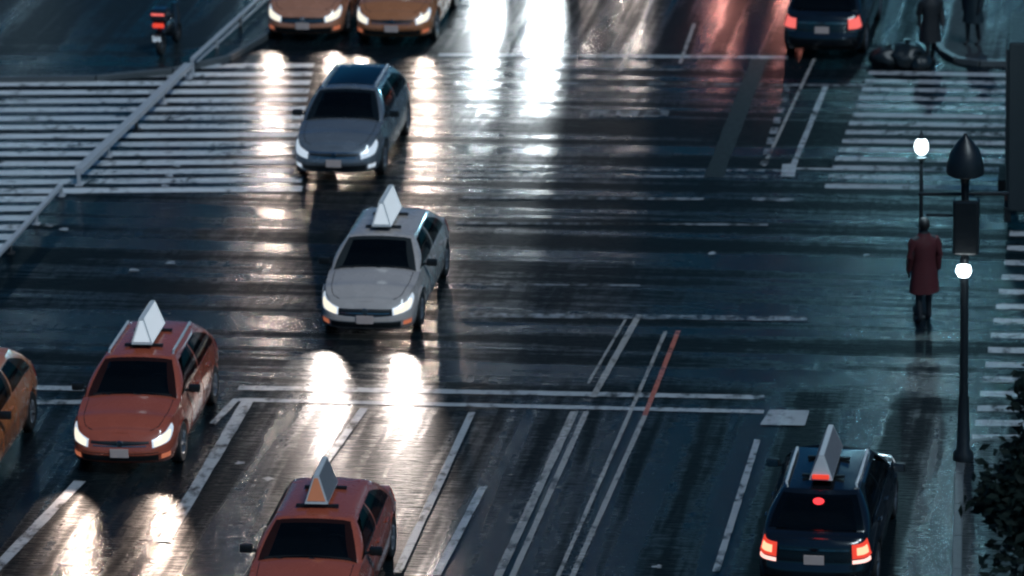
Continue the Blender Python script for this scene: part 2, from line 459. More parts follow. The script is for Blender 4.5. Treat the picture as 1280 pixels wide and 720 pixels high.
    g = MB(); patch(g, S, 0, uat(sh, x=.64), .07, .29 if kind == 'sedan' else .40, 8, 3, .006, (1, -1)); g.build('lower_intake', M_black, root, smooth=True)
    g = MB(); patch(g, S, 0, uat(sh, x=.80), .325, .375, 10, 2, .016, (1, -1)); g.build('bumper_strip', body_mat, root, smooth=True)
    ph = MB(); p = S(0, .42, 1, .014); ph.box((0, p.y+.004, p.z), (.31, .02, .15), bev=.004); ph.build('licence_plate', M_plate, root)
    em = MB(); p = S(0, .74, 1, .02); em.lathe([(.055, 0), (.05, .01), (.0, .012)], (0, 0, 0), 'Z', 16)
    em.v = [(x, p.y + z, p.z + y) for x, y, z in em.v]; em.build('badge', M_chrome, gr, smooth=True)
    xe = uat(sh, y=L/2-.42)
    for sd in (1, -1):
        h = MB(); patch(h, S, xh, xe, lambda t: .56+.10*t+.16*t**4, lambda t: .80+.17*t-.06*t**4, 10, 4, .012, (sd,))
        ho = h.build('headlight', M_lampc if lights != 'on' else M_lampc, root, smooth=True)
        if lights == 'on':
            h = MB(); patch(h, S, xh+.7, xe-2.2, lambda t: .585+.10*t+.14*t**4, lambda t: .775+.17*t-.08*t**4, 10, 4, .020, (sd,)); h.build('lamp_lens', M_lamp, ho, smooth=True)
        f = MB(); patch(f, S, uat(sh, x=.66), uat(sh, x=.80), .15, .30, 5, 3, .012, (sd,)); f.build('fog_lamp', M_fog if lights == 'on' else M_lampc, root, smooth=True)
        if lights == 'on' and beams:
            p = S((xh+xe)/2-2, .76, sd, .06)
            sp = light('headlamp_beam', 'SPOT', p, 420*power, warm, root, spot_size=radians(40 if low else 46), spot_blend=.4 if low else .6, shadow_soft_size=.07)
            sp.rotation_euler = (radians(90-9), 0, 0)
            sp.rotation_euler = (Vector((0, 1, tan(radians(-18.8 if low else -18)))).to_track_quat('-Z', 'Y')).to_euler()
    # tail
    xa, xb = uat(sh, y=-L/2+.36), None
    for i in range(n-1, 0, -1):
        if sh.out[i][0] >= .56: xb = i; break
    lit = {'on': M_tail, 'dim': M_taildim}.get(back, mat('tail_lamp_off', (.22, .02, .015), .2))
    for sd in (1, -1):
        t = MB(); patch(t, S, xa, xb, lambda q: .64, lambda q: .93, 8, 4, .012, (sd,)); to = t.build('tail_light', lit, root, smooth=True)
        t = MB(); patch(t, S, xa+1, xb, lambda q: .54, lambda q: .61, 8, 2, .012, (sd,)); t.build('reversing_lamp', M_rev if back == 'on' else M_chrome, to, smooth=True)
        if back == 'on':
            t = MB(); patch(t, S, xa+1.6, xb-1.6, .71, .86, 6, 3, .020, (sd,)); t.build('tail_bulb', M_bulb, to, smooth=True)
    if back == 'on':
        for sd in (1, -1):
            p = S((xa+xb)/2, .78, sd, .06)
            sp = light('tail_lamp_glow', 'SPOT', p, tailw, (1, .38, .32), root, spot_size=radians(44), spot_blend=.4, shadow_soft_size=.07)
            sp.rotation_euler = (Vector((0, -1, tan(radians(-24)))).to_track_quat('-Z', 'Y')).to_euler()
    t = MB(); patch(t, S, xb+1, n-1, .80, .85, 6, 2, .012, (1, -1)); t.build('boot_trim', M_chrome, root, smooth=True)
    p = S(n-1, .62, 1, .012); ph = MB(); ph.box((0, p.y-.004, p.z), (.31, .02, .15), bev=.004); ph.build('licence_plate', M_plate, root)
    t = MB(); patch(t, S, uat(sh, y=-L/2+.3), n-1, .04, .16, 8, 2, .008, (1, -1)); t.build('rear_valance', M_black, root, smooth=True)
    if back:
        t = MB(); p = G(sh.gn-1, .80, 1, .03); t.lathe([(.055, 0), (.05, -.03), (.0, -.035)], (0, 0, 0), 'Z', 16)
        t.v = [(x*1.6, p.y + z, p.z + y) for x, y, z in t.v]; t.build('high_brake_lamp', M_brake if back == 'on' else M_black, root, smooth=True)
    # hood panel line and cowl
    hd = MB(); cowl_i = uat(sh, y=sh.gy0-.02); hi = uat(sh, x=.60)
    pts = [D(i, .86, 1, .0) for i in range(hi, cowl_i, 2)]
    for sd in (1, -1):
        hd = MB(); hd.tube([Vector((sd*p.x, p.y, p.z-.002)) for p in pts], .007, 6); hd.build('hood_seam', M_dark, root)
    cw_ = MB(); patch(cw_, G, 0, nf+2, .0, .075, 10, 2, .012, (1, -1)); cw_.build('cowl', M_black, root, smooth=True)
    # wipers
    w = MB()
    for x0 in (-.45, .12):
        a = G(abs(x0)/.75*nf, .05, 1 if x0 > 0 else -1, .02); c_ = G(abs(x0+.42)/.75*nf, .20, 1 if x0+.42 > 0 else -1, .02)
        w.tube([a, c_], .012, 6)
    w.build('wiper', M_black, root)
    if roofrail:
        for sd in (1, -1):
            r = MB(); pts = [G(s0+ns*k, 1, sd) + Vector((-sd*.05, 0, .05)) for k in (.02, .2, .5, .8, .98)]
            pts = [pts[0]-Vector((0, 0, .05))] + pts + [pts[-1]-Vector((0, 0, .05))]; r.tube(pts, .024, 8); r.build('roof_rail', M_pale, root, smooth=True)
    if sunroof:
        r = MB(); patch(r, roofp, s0+1, s0+ns-2, 0, .80, 10, 5, .006, (1, -1)); r.build('sunroof', M_glass, root, smooth=True)
    if sign:
        zr = roofp(s0+ns*.4, 0).z; yc = (sh.ry0+sh.ry1)/2 + sign.get('dy', .1); ln, ht, wd = sign.get('len', 1.2), sign.get('h', .42), .36
        bs = MB(); bs.box((0, yc, zr+.045), (.30, ln*.86, .05), bev=.01)
        for yy in (-.4, .4): bs.box((0, yc+yy, zr+.01), (.66, .06, .045), bev=.01)
        base = bs.build('roof_sign', M_black, root)
        z0 = zr+.072; z1 = z0+ht
        fr = MB(); hw = wd/2; tw = .035; y0, y1 = yc-ln/2, yc+ln/2
        ya0, ya1 = y0+.08, y1-.08
        vs = [(-hw, y0, z0), (hw, y0, z0), (tw, ya0, z1), (-tw, ya0, z1), (-hw, y1, z0), (hw, y1, z0), (tw, ya1, z1), (-tw, ya1, z1)]
        fr.add(vs, [(0, 1, 2, 3), (4, 5, 6, 7), (0, 1, 5, 4), (1, 2, 6, 5), (2, 3, 7, 6), (3, 0, 4, 7)]); fo = fr.build('frame', M_signf, base)
        def quad(a, b, c, d, m, nm, ins=.13, off=.008):
            P = [Vector(vs[i]) for i in (a, b, c, d)]; ce = sum(P, Vector())/4; nn = (P[1]-P[0]).cross(P[2]-P[0]).normalized()
            if (ce-Vector((0, yc, (z0+z1)/2))).dot(nn) < 0: nn = -nn
            Q = [p.lerp(ce, ins)+nn*off for p in P]; R = [p.lerp(ce, ins)-nn*.004 for p in P]
            mb = MB(); mb.add(Q+R, [(0, 1, 2, 3)] + [(k, (k+1) % 4, 4+(k+1) % 4, 4+k) for k in range(4)]); mb.build(nm, m, base)
        quad(1, 2, 6, 5, sign['side'], 'side_panel', .07); quad(3, 0, 4, 7, sign['side'], 'side_panel', .07)
        quad(4, 5, 6, 7, sign['front'], 'end_panel', .2); quad(0, 1, 2, 3, sign['rear'], 'end_panel', .2)
        if sign.get('lamp'):
            lm = MB(); lm.box((0, y0-.012, z0+.06), (.26, .04, .07), bev=.012); lm.build('sign_lamp', M_tail, base)
    return root

P_or = paint('orange', (.44, .16, .065)); P_or2 = paint('bright_orange', (.55, .17, .06)); P_red = paint('brick_red', (.40, .085, .045))
P_tan = paint('amber', (.46, .19, .11)); P_wh = paint('warm_white', (.46, .39, .36)); P_slv = paint('graphite', (.20, .21, .23), .26, 1., .4); P_blk = paint('black', (.006, .007, .009), .25, .8)

def place(px, py, kind, front=True, dev=0.):
    """car whose front (or rear) bumper stands above photo point px, py"""
    p = gnd(px, py); sh = shape(kind); d = sh.L/2
    a = radians(dev)
    dirv = Vector((sin(a), cos(a), 0))
    c = p + dirv*d
    rz = pi - a if front else -a
    return (c.x, c.y, 0), rz

SG_w = dict(side=M_signw, front=M_signw, rear=M_signw)
TX = 'taxis driving through the wet crossing'
l, r = place(151, 598, 'crossover', dev=-2.0)
make_car('taxi', 'brick red taxi with white roof sign beside the thick white lane line', 'taxi', TX, 'crossover', P_red, l, r, roofrail=True, sign=dict(SG_w, len=1.15, h=.44), power=.9, warm=(1, .76, .62))
l, r = place(457, 426, 'sedan', dev=-1.0)
make_car('taxi', 'pale white taxi with tall white roof sign in the middle of the crossing', 'taxi', TX, 'sedan', P_wh, l, r, sign=dict(SG_w, len=1.25, h=.46), power=2.3)
l, r = place(371, 813, 'sedan', dev=-2.0)
make_car('taxi', 'red taxi cut by the bottom of the frame, orange ended wedge sign on its roof', 'taxi', TX, 'sedan', P_red, l, r, sign=dict(side=M_signg, front=M_signo, rear=M_signw, len=1.0, h=.44), power=.8, warm=(1, .8, .68))
l, r = place(-90, 634, 'crossover', dev=-2.0)
make_car('taxi', 'bright orange taxi cut off by the left edge of the frame', 'taxi', TX, 'crossover', P_or2, l, r, sign=None)
l, r = place(379, 54, 'sedan', dev=-1.)
make_car('taxi', 'amber taxi with lit headlights at the top of the frame, nearer the long rail', 'taxi', TX, 'sedan', P_tan, l, r, sign=dict(SG_w), power=.8, warm=(1, .8, .68))
l, r = place(490, 60, 'crossover', dev=-1.)
make_car('taxi', 'amber taxi with lit headlights at the top of the frame, behind the graphite car', 'taxi', TX, 'crossover', P_or, l, r, sign=dict(SG_w), power=.8, warm=(1, .8, .68))
l, r = place(418, 231, 'crossover', dev=-1.)
make_car('parked_car', 'dark graphite car with dark glass roof and unlit pale headlights', 'car', None, 'crossover', P_slv, l, r, lights='off', sunroof=True, roofrail=True).name = 'passenger_car'
l, r = place(1017, 755, 'crossover', front=False, dev=1.0)
make_car('taxi', 'black taxi seen from behind with red tail lights on and long grey roof sign', 'taxi', TX, 'crossover', P_blk, l, r, lights='off', back='on', tailw=30,
         sign=dict(side=M_signg, front=M_signw, rear=M_signf, len=1.55, h=.38, lamp=True, dy=-.12), roofrail=True)
l, r = place(1027, 77, 'crossover', front=False, dev=1.5)
make_car('passenger_car', 'black car seen from behind with dim red tail lights at the top of the frame', 'car', None, 'crossover', P_blk, l, r, lights='off', back='dim')
# traffic whose lamps show only as streaks on the wet road
l, r = place(648, -38, 'sedan', dev=1.5)
make_car('passenger_car', 'oncoming car beyond the frame top, white headlights mirrored in the road', 'car', None, 'sedan', P_blk, l, r, warm=(.86, .96, 1), power=6, low=True)
l, r = place(765, -120, 'sedan', dev=1.5)
make_car('taxi', 'oncoming taxi beyond the frame top, warm headlights mirrored in the road', 'taxi', TX, 'sedan', P_tan, l, r, power=.9, low=True)
l, r = place(946, -45, 'suv', front=False, dev=1.5)
make_car('passenger_car', 'car driving off beyond the frame top, red brake lights mirrored in the road', 'car', None, 'suv', P_blk, l, r, lights='off', back='on', tailw=150)

# ------------------------------------------------------------------ ground
def sheet(name, pts, z, m, kind='structure'):
    mb = MB(); mb.add([(p[0], p[1], z) for p in pts], [tuple(range(len(pts)))]); o = mb.build(name, m); tag(o, kind=kind); return o
g = MB(); g.add([(-900, -900, 0), (900, -900, 0), (900, 900, 0), (-900, 900, 0)], [(0, 1, 2, 3)]); tag(g.build('road', M_road), kind='structure')

def slab(name, pts, h, m, kerb=.16):
    """raised pavement with a kerb stone edge"""
    mb = MB(); k = len(pts); top = [(p[0], p[1], h) for p in pts]
    mb.add(top + [(p[0], p[1], -.05) for p in pts], [tuple(range(k))] + [(i, (i+1) % k, k+(i+1) % k, k+i) for i in range(k)])
    return tag(mb.build(name, m), kind='structure')
def kerbline(name, pts, h=.125, w=.15):
    mb = MB()
    for a, b in zip(pts, pts[1:]):
        a, b = Vector((a[0], a[1], 0)), Vector((b[0], b[1], 0)); d = b-a
        nseg = max(1, int(d.length/1.2))
        for i in range(nseg):
            c = a + d*((i+.5)/nseg); mb.box((c.x, c.y, h/2-.02), (d.length/nseg-.012, w, h+.04), atan2(d.y, d.x), bev=.015)
    return tag(mb.build(name, M_kerb), kind='structure')

A = [gnd(*p) for p in ((-160, 104), (120, 101), (215, 92), (285, 76), (330, 50), (395, -25), (480, -130), (560, -330), (-160, -330))]
slab('pavement_far', A, .12, M_walk); kerbline('kerb_far', A[:7])
B = [gnd(*p) for p in ((1176, -200), (1160, 10), (1166, 48), (1178, 68), (1196, 78), (1225, 82), (1400, 84), (1500, -200))]
slab('pavement_corner', B, .12, wet_surface('wet_paving_glow', (.012, .015, .018), (.035, .038, .042), rough=(.2, .45))); kerbline('kerb_corner', B[:7])  # paler colour stands in for tail light reflected on this corner
C_ = [gnd(*p) for p in ((1193, 900), (1196, 720), (1199, 600), (1203, 572), (1214, 560), (1240, 556), (1500, 552), (1500, 900))]
slab('pavement_near', C_, .12, M_walk); kerbline('kerb_near', C_[:7])

class Paint:
    def __init__(s): s.mb = MB()
    def line(s, x0, y0, x1, y1, w, z=.004, sub=10):
        a, b = gnd(x0, y0), gnd(x1, y1); d = (b-a); nrm = Vector((-d.y, d.x, 0)).normalized()*w/2
        vs = []
        for i in range(sub+1):
            p = a+d*i/sub; j = nrm*(1+random.uniform(-.08, .08)); vs += [p+j+Vector((0, 0, z)), p-j+Vector((0, 0, z))]
        s.mb.add(vs, [(2*i, 2*i+1, 2*i+3, 2*i+2) for i in range(sub)]); return s
    def quad(s, pts, z=.004):
        s.mb.add([gnd(*p)+Vector((0, 0, z)) for p in pts], [tuple(range(len(pts)))]); return s
    def build(s, name, m): return tag(s.mb.build(name, m), kind='structure')

# left crosswalk: bars along the cross street
cw = Paint()
def right_edge(y): return 392 - (y-85)*.19
y = 83.0; k = 0
while y < 246:
    x1 = right_edge(y)
    if y > 218: x1 = 378
    cw.line(-60, y+26*0+ (1.2 if y > 200 else 0) + 30*0 + (110-83)*0 + 1.5, x1, y-1.0, .35, .004, 24)
    y += 10.55 + .0065*(y-83)
while y < 330:
    xr = 75 - (y-236)*.93
    if xr > -30: cw.line(-60, y+1, xr, y, .36, .004, 12)
    y += 11.9
cw.build('crosswalk_left', M_white)
cw = Paint(); y = 91.0
while y < 243:
    cw.line(1086-(y-90)*.385, y, 1300, y+3.5, .31, .004, 16); y += 10.3 + .009*(y-90)
cw.build('crosswalk_right', M_line)
cw = Paint(); y = 292.0
while y < 556:
    cw.line(1262-(y-292)*.185, y, 1330, y+1.5, .30, .004, 8); y += 18.2
cw.build('crosswalk_near', M_line)
# stop lines and crosswalk edges
st = Paint()
st.line(298, 485, 955, 497, .22, .008, 40).line(298, 500, 955, 515, .18, .008, 40)
st.line(44, 485, 106, 486, .24, .008).line(44, 503, 106, 503, .2, .008)
st.line(548, 69, 985, 72, .26, .008, 30)
st.line(990, 211, 1185, 214, .12, .008, 20)
st.build('crossing_line', M_line)
st = Paint()
st.quad([(962, 513), (1012, 514), (1006, 533), (950, 532)], .018)
st.quad([(978, 206), (996, 206), (993, 222), (976, 222)], .020)
st.build('paint_block', M_line)
st = Paint()
st.line(548, 84, 900, 88, .10).line(700, 104, 1090, 107, .16).line(500, 212, 985, 213, .14).line(500, 220, 980, 221, .12)
st.line(575, 247, 880, 249, .16).line(940, 249, 992, 250, .2).line(575, 394, 1010, 399, .26, .010, 30).line(560, 355, 800, 357, .1).line(570, 279, 960, 281, .12)
st.build('worn_crossing_line', M_faded)
ln = Paint()
ln.line(205, 678, 311, 499, .22, .012, 20).line(266, 530, 296, 499, .13, .012)
ln.line(-20, 727, 100, 602, .2, .012)
ln.line(895, 715, 947, 550, .11, .012, 20).line(990, 212, 1032, 109, .12, .016, 16)
ln.line(497, 716, 590, 516, .13, .012).line(545, 720, 604, 609, .14, .012).line(402, 585, 455, 511, .14, .012)
ln.build('lane_line', M_line)
ln = Paint()
ln.line(622, 722, 718, 515, .14, .012, 20).line(640, 722, 733, 515, .10, .012, 20).line(741, 497, 799, 394, .12, .012, 16).line(735, 480, 782, 400, .05, .012, 16)
ln.line(697, 722, 832, 415, .07, .012, 24).line(715, 722, 806, 520, .09, .012, 16)
ln.line(955, 208, 1018, 74, .07, .012)
ln.line(775, 90, 815, 0, .08, .012).line(850, 80, 868, 30, .08, .012)
ln.build('centre_line', M_yellow)
ln = Paint(); ln.line(806, 520, 848, 414, .085, .015, 12); ln.build('centre_line_reflection', M_red)  # stretch of centre line coloured red to imitate a reflection
ds = Paint()
for a, b in ((740, 762), (772, 800), (806, 838)): ds.quad([(a, 138), (b, 138.5), (b-4, 146), (a-5, 146)], .008)
for yy in range(108, 205, 13): ds.line(984-(yy-108)*.30, yy, 982-(yy-108)*.30, yy+8, .16, .014, 2)
ds.build('lane_dash', M_faded)
sc_ = Paint()
for cx, cy in ((222, 208), (214, 221), (206, 234), (118, 226), (298, 229), (60, 283), (80, 288), (215, 330), (168, 339), (822, 710), (1082, 320), (890, 318), (205, 640), (335, 600), (300, 580)):
    pts = [(cx+random.uniform(2, 9)*cos(a), cy+random.uniform(.8, 3)*sin(a)) for a in [2*pi*k/9 for k in range(9)]]; sc_.quad(pts, .024)
sc_.build('paint_scrap', M_line)
# dark patched trench across the crossing
tr = Paint(); tr.line(892, 222, 950, 72, .38, .006, 20); tr.build('asphalt_patch', mat('patched_asphalt', (.010, .010, .011), .6, spec=.22))

# ------------------------------------------------------------------ street furniture
# long low rail
rr = empty('guard_rail', gnd(170, 150)); tag(rr, 'long pale guard rail on short posts crossing the left crosswalk', 'railing')
off = Vector(rr.location)
def rail_run(pairs, h, r, nm):
    mb = MB(); pts = [gnd(x, y, h) - off for x, y in pairs]
    for a, b in zip(pts, pts[1:]):
        d = b-a; c = (a+b)/2; mb.box(c, (d.length, r*2, r*1.5), atan2(d.y, d.x), bev=.012)
    mb.build(nm, M_rail, rr)
    return pts
p1 = rail_run([(-30, 347), (12, 303), (76, 232)], .22, .05, 'rail')
p2 = rail_run([(98, 214), (170, 145), (235, 82)], .30, .085, 'rail')
p3 = rail_run([(240, 74), (300, 20), (370, -45)], .36, .045, 'rail')
p4 = rail_run([(246, 77), (306, 24), (376, -40)], .18, .03, 'rail')
for pp in (p1, p2, p3):
    for a, b in zip(pp, pp[1:]):
        m_ = max(2, int((b-a).length/1.8))
        for i in range(m_+1):
            c = a.lerp(b, i/m_)
            pm = MB(); pm.box((c.x, c.y, c.z/2), (.07, .07, c.z), bev=.01); pm.box((c.x, c.y, .012), (.16, .16, .024), bev=.004); pm.build('post', M_rail, rr)

# globe street lamp
def street_lamp(label, loc, h=3.1):
    t = empty('street_lamp', loc); tag(t, label, 'street lamp', 'globe street lamps')
    m = MB(); m.lathe([(.15, 0), (.15, .10), (.10, .16), (.07, .42), (.05, .5), (.04, h*.6), (.033, h-.22), (.07, h-.2), (.09, h-.15), (.0, h-.15)], n=16); m.build('pole', M_iron, t, smooth=True)
    m = MB(); prof = [(.125*sin(a), -.16*cos(a)) for a in [pi*k/12 for k in range(1, 12)]]; m.lathe([(0.001, -.16)] + prof + [(.001, .16)], (0, 0, h+.05), n=20); m.build('globe', M_globe, t, smooth=True)
    m = MB(); m.lathe([(.07, h+.195), (.05, h+.24), (.015, h+.33), (.001, h+.36)], n=12); m.build('finial', M_iron, t, smooth=True)
    light('lamp_light', 'POINT', (0, 0, h+.05), 220, (.6, .88, 1), t, shadow_soft_size=.24)
    return t
lp = street_lamp('slim black street lamp with glowing white globe behind the person in red', gnd(1151, 391))
lp2 = copy_tree(lp); lp2.location = gnd(28, -118); lp2['label'] = 'white globe lamp beyond the frame mirrored in the dark far pavement corner'
lp3 = copy_tree(lp); lp3.location = gnd(325, -132); lp3['label'] = 'white globe lamp beyond the frame mirrored beside the amber taxi'

def tall_light(label, loc, h, en, rz, colr=(.36, .82, 1)):
    t = empty('street_light', loc, rz); tag(t, label, 'street light', 'tall street lights beyond the frame')
    m = MB(); m.lathe([(.2, 0), (.2, .15), (.12, .3), (.10, 1.2), (.065, h-.5), (.05, h)], n=14); m.build('pole', M_iron, t, smooth=True)
    m = MB(); m.tube([(0, 0, h-.05), (.5, 0, h+.25), (1.6, 0, h+.35)], .045, 10); m.build('arm', M_iron, t, smooth=True)
    m = MB(); m.box((1.9, 0, h+.33), (.75, .30, .12), bev=.03); hd = m.build('lamp_head', M_iron, t)
    m = MB(); m.box((1.9, 0, h+.26), (.55, .24, .03), bev=.01); m.build('lamp_lens', M_globe, hd)
    light('lamp_light', 'SPOT', (1.9, 0, h+.2), en, colr, t, shadow_soft_size=.3, spot_size=radians(179), spot_blend=.05)
    return t
tall_light('tall street light beyond the frame mirrored in the wet road by the person', gnd(1262, -120), 8.2, 2300, radians(180))
tall_light('tall white street light beyond the frame mirrored in the middle of the road', gnd(600, -215), 5.6, 260, radians(0), (.86, .93, 1))

for q in (lp2, lp3):
    for ch in q.children:
        if ch.type == 'LIGHT': ch.data = ch.data.copy(); ch.data.energy = 110

# traffic signal pole on the right
tp = empty('traffic_signal', gnd(1204, 583) + Vector((0, 0, .12))); tag(tp, 'tall black signal pole at the right kerb with hooded heads and a small white lamp', 'traffic signal')
m = MB(); m.lathe([(.17, 0), (.17, .12), (.11, .2), (.085, 1.1), (.07, 1.16), (.062, 5.1), (.0, 5.12)], n=16); m.build('pole', M_iron, tp, smooth=True)
m = MB(); m.tube([(-.75, 0, 4.55), (0, 0, 4.57), (.7, 0, 4.59)], .03, 10); m.build('arm', M_iron, tp, smooth=True)
def sig_head(z, dx, w, h, hood=True):
    hb = MB(); hb.box((dx, 0, z), (w, .24, h), bev=.04); hd = hb.build('signal_head', M_iron, tp)
    for k in range(3):
        zz = z + h*(.31-.31*k); q = MB()
        q.lathe([(w*.33, 0), (w*.30, -.02), (.0, -.03)], n=16); q.v = [(x+dx, .125-zc, zz+yc) for x, yc, zc in q.v]; q.build('lens', mat('signal_lens_off', (.03, .02, .02), .2), hd, smooth=True)
        q = MB(); vs = []; fs = []
        for i in range(11):
            a = -.25+(pi+.5)*i/10
            for yy in (.12, .30): vs.append((dx+w*.38*cos(a), yy, zz+w*.38*sin(a)))
        fs = [(2*i, 2*i+1, 2*i+3, 2*i+2) for i in range(10)]; q.add(vs, fs); q.build('visor', M_iron, hd)
sig_head(4.02, .02, .42, .92)
m = MB(); m.lathe([(.03, 5.57), (.05, 5.52), (.13, 5.44), (.24, 5.28), (.30, 5.08), (.31, 4.92), (.27, 4.89), (.10, 4.88), (.06, 4.75)], n=20); m.build('hood', M_iron, tp, smooth=True)
m = MB(); m.tube([(0, 0, 3.50), (0, -.18, 3.50), (0, -.22, 3.44)], .025, 8); br = m.build('lamp_bracket', M_iron, tp, smooth=True)
m = MB(); m.lathe([(.001, 3.22), (.09, 3.25), (.13, 3.33), (.11, 3.42), (.001, 3.45)], (0, -.24, 0), n=16); m.build('lamp', M_globe, br, smooth=True)
light('lamp_light', 'POINT', (0, -.24, 3.32), 40, (.75, .93, 1), tp, shadow_soft_size=.14)
m = MB(); m.tube([(0, 0, 4.2), (-.62, 0, 4.2)], .025, 8); m.build('side_bracket', M_iron, tp, smooth=True)

# box truck at the right edge
tk0 = gnd(1250, 291)
tk = empty('box_truck', tk0 + Vector((3.4, 1.2, 0)), radians(2)); tag(tk, 'dark box truck standing in the cross street at the right edge', 'truck')
M_truck = mat('truck_panel', (.012, .018, .022), .55, vary=.2, bump=.15)
m = MB(); m.box((0, 0, 2.13), (6.6, 2.4, 3.34), bev=.04); m.build('cargo_box', M_truck, tk)
for s_ in (-1, 1):
    m = MB(); m.box((-3.32, s_*.58, 2.2), (.05, 1.12, 2.9), bev=.012); d_ = m.build('rear_door', M_truck, tk)
    m = MB(); m.tube([(-3.36, s_*.2, 1.1), (-3.36, s_*.2, 3.5)], .018, 6); m.build('lock_bar', M_chrome, d_)
    m = MB(); m.box((-3.33, s_*1.0, .72), (.06, .28, .12), bev=.01); m.build('tail_light', mat('tail_lamp_dirty', (.03, .008, .006), .5), tk)
    for wx in (-2.0, 3.9):
        m = MB(); m.lathe([(.28, -.14), (.44, -.15), (.47, -.11), (.47, .11), (.44, .15), (.28, .14), (.28, -.14)], n=24); m.v = [(x+wx, z+s_*.98, y+.47) for x, y, z in m.v]; w_ = m.build('wheel', M_tyre, tk, smooth=True)
        m = MB(); m.lathe([(.29, .02), (.2, -.04), (.001, -.03)], n=20); m.v = [(x+wx, s_*1.1+z, y+.47) for x, y, z in m.v]; m.build('rim', M_rim, w_, smooth=True)
m = MB(); m.box((.6, 0, .75), (8.2, .9, .22), bev=.02); m.build('chassis', M_dark, tk)
m = MB(); m.box((-3.30, 0, .38), (.14, 2.3, .30), bev=.02); m.build('rear_bumper', M_iron, tk)
m = MB(); m.box((4.4, 0, 1.6), (1.9, 2.2, 1.9), bev=.12, tap=.92); cb = m.build('cab', M_truck, tk)
m = MB(); m.box((5.29, 0, 1.95), (.06, 1.8, .75), bev=.02); m.build('windshield', M_glass, cb)

# parked scooter on the far pavement (seen from behind)
sp_ = gnd(206, 74) + Vector((0, .35, .12)); s_ = empty('motor_scooter', sp_, radians(-4)); tag(s_, 'small dark scooter with red tail lamp parked on the far pavement', 'scooter')
M_scoot = paint('scooter_black', (.012, .014, .018), .3)
m = MB(); m.tube([(0, -.55, .52), (0, -.35, .62), (0, 0, .60), (0, .15, .42), (0, .45, .35), (0, .60, .62), (0, .62, .95)], [.10, .17, .19, .15, .10, .12, .07], 12); m.build('body', M_scoot, s_, smooth=True)
m = MB(); m.box((0, -.2, .80), (.28, .72, .12), bev=.045); m.build('seat', M_black, s_)
for yy in (-.5, .68):
    m = MB(); m.lathe([(.15, -.05), (.23, -.055), (.255, 0), (.23, .055), (.15, .05), (.15, -.05)], (0, yy, .255), 'X', 22); w_ = m.build('wheel', M_tyre, s_, smooth=True)
    m = MB(); m.lathe([(.15, .02), (.05, .04), (.05, -.04), (.15, -.02)], (0, yy, .255), 'X', 16); m.build('rim', M_rim, w_, smooth=True)
m = MB(); m.tube([(-.34, .50, 1.05), (-.1, .6, 1.03), (.1, .6, 1.03), (.34, .50, 1.05)], .018, 8); hb = m.build('handlebar', M_black, s_, smooth=True)
for q in (-1, 1):
    m = MB(); m.tube([(q*.22, .56, 1.03), (q*.30, .52, 1.25)], .008, 6); m.box((q*.32, .50, 1.29), (.13, .02, .09), bev=.01); m.build('mirror', M_chrome, hb)
m = MB(); m.box((0, -.62, .72), (.26, .06, .10), bev=.02); m.build('tail_light', M_tail, s_)
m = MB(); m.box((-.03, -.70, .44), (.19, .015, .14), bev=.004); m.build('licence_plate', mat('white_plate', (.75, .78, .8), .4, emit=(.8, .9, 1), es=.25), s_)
m = MB(); m.box((0, -.68, .52), (.16, .16, .03), bev=.008); m.build('mudguard', M_black, s_)
m = MB(); m.box((0, -.45, .95), (.36, .34, .28), bev=.05); m.build('top_case', M_scoot, s_)
m = MB(); m.box((0, -.625, .97), (.30, .015, .05), bev=.004); m.build('case_reflector', M_taildim, s_)

# rubbish bags
M_bag = mat('black_bag_plastic', (.01, .014, .016), .35, bump=.5)
def bag(x, y, s, label, sx=1.):
    bm = bmesh.new(); bmesh.ops.create_icosphere(bm, subdivisions=4, radius=1)
    sd = random.uniform(0, 90)
    for v in bm.verts:
        n1 = mnoise.noise(v.co*1.6+Vector((sd, 0, 0))); n2 = mnoise.noise(v.co*5+Vector((0, sd, 0)))
        k = 1+.18*n1+.06*n2; v.co = Vector((v.co.x*k*s*sx, v.co.y*k*s, max(-.55, v.co.z*k)*s*.8))
    me = bpy.data.meshes.new('rubbish_bag'); bm.to_mesh(me); bm.free(); me.materials.append(M_bag)
    for p in me.polygons: p.use_smooth = True
    o = bpy.data.objects.new('rubbish_bag', me); COL.objects.link(o); p = gnd(x, y); o.location = (p.x, p.y, s*.44); tag(o, label, 'rubbish bag', 'rubbish bags at the corner')
    m = MB(); m.lathe([(.05*s/.4, s*.70), (.03, s*.82), (.09*s/.4, s*.98), (.02, s*.95)], n=9); m.build('knot', M_bag, o, smooth=True)
bag(1112, 82, .36, 'black rubbish bag nearest the black car, wide and low', 1.3); bag(1134, 82, .42, 'tall black rubbish bag in the heap, second from the black car', 1.1); bag(1150, 86, .27, 'small black rubbish bag at the right end of the heap')

# ------------------------------------------------------------------ people
def skin_mesh(verts, edges, rads, name, m, parent=None, sub=2, root=0):
    me = bpy.data.meshes.new(name+'_cage'); me.from_pydata(verts, edges, []); o = bpy.data.objects.new(name+'_cage', me); COL.objects.link(o)
    sk = o.modifiers.new('skin', 'SKIN'); sk.use_smooth_shade = True
    for i, d in enumerate(me.skin_vertices[0].data):
        r_ = rads[i]; d.radius = r_ if isinstance(r_, tuple) else (r_, r_); d.use_root = i == root
    sb = o.modifiers.new('sub', 'SUBSURF'); sb.levels = sub; sb.render_levels = sub
    dg = bpy.context.evaluated_depsgraph_get(); me2 = bpy.data.meshes.new_from_object(o.evaluated_get(dg)); me2.name = name
    bpy.data.objects.remove(o); me2.materials.clear(); me2.materials.append(m)
    for p in me2.polygons: p.use_smooth = True
    q = bpy.data.objects.new(name, me2); COL.objects.link(q)
    if parent: q.parent = parent
    return q

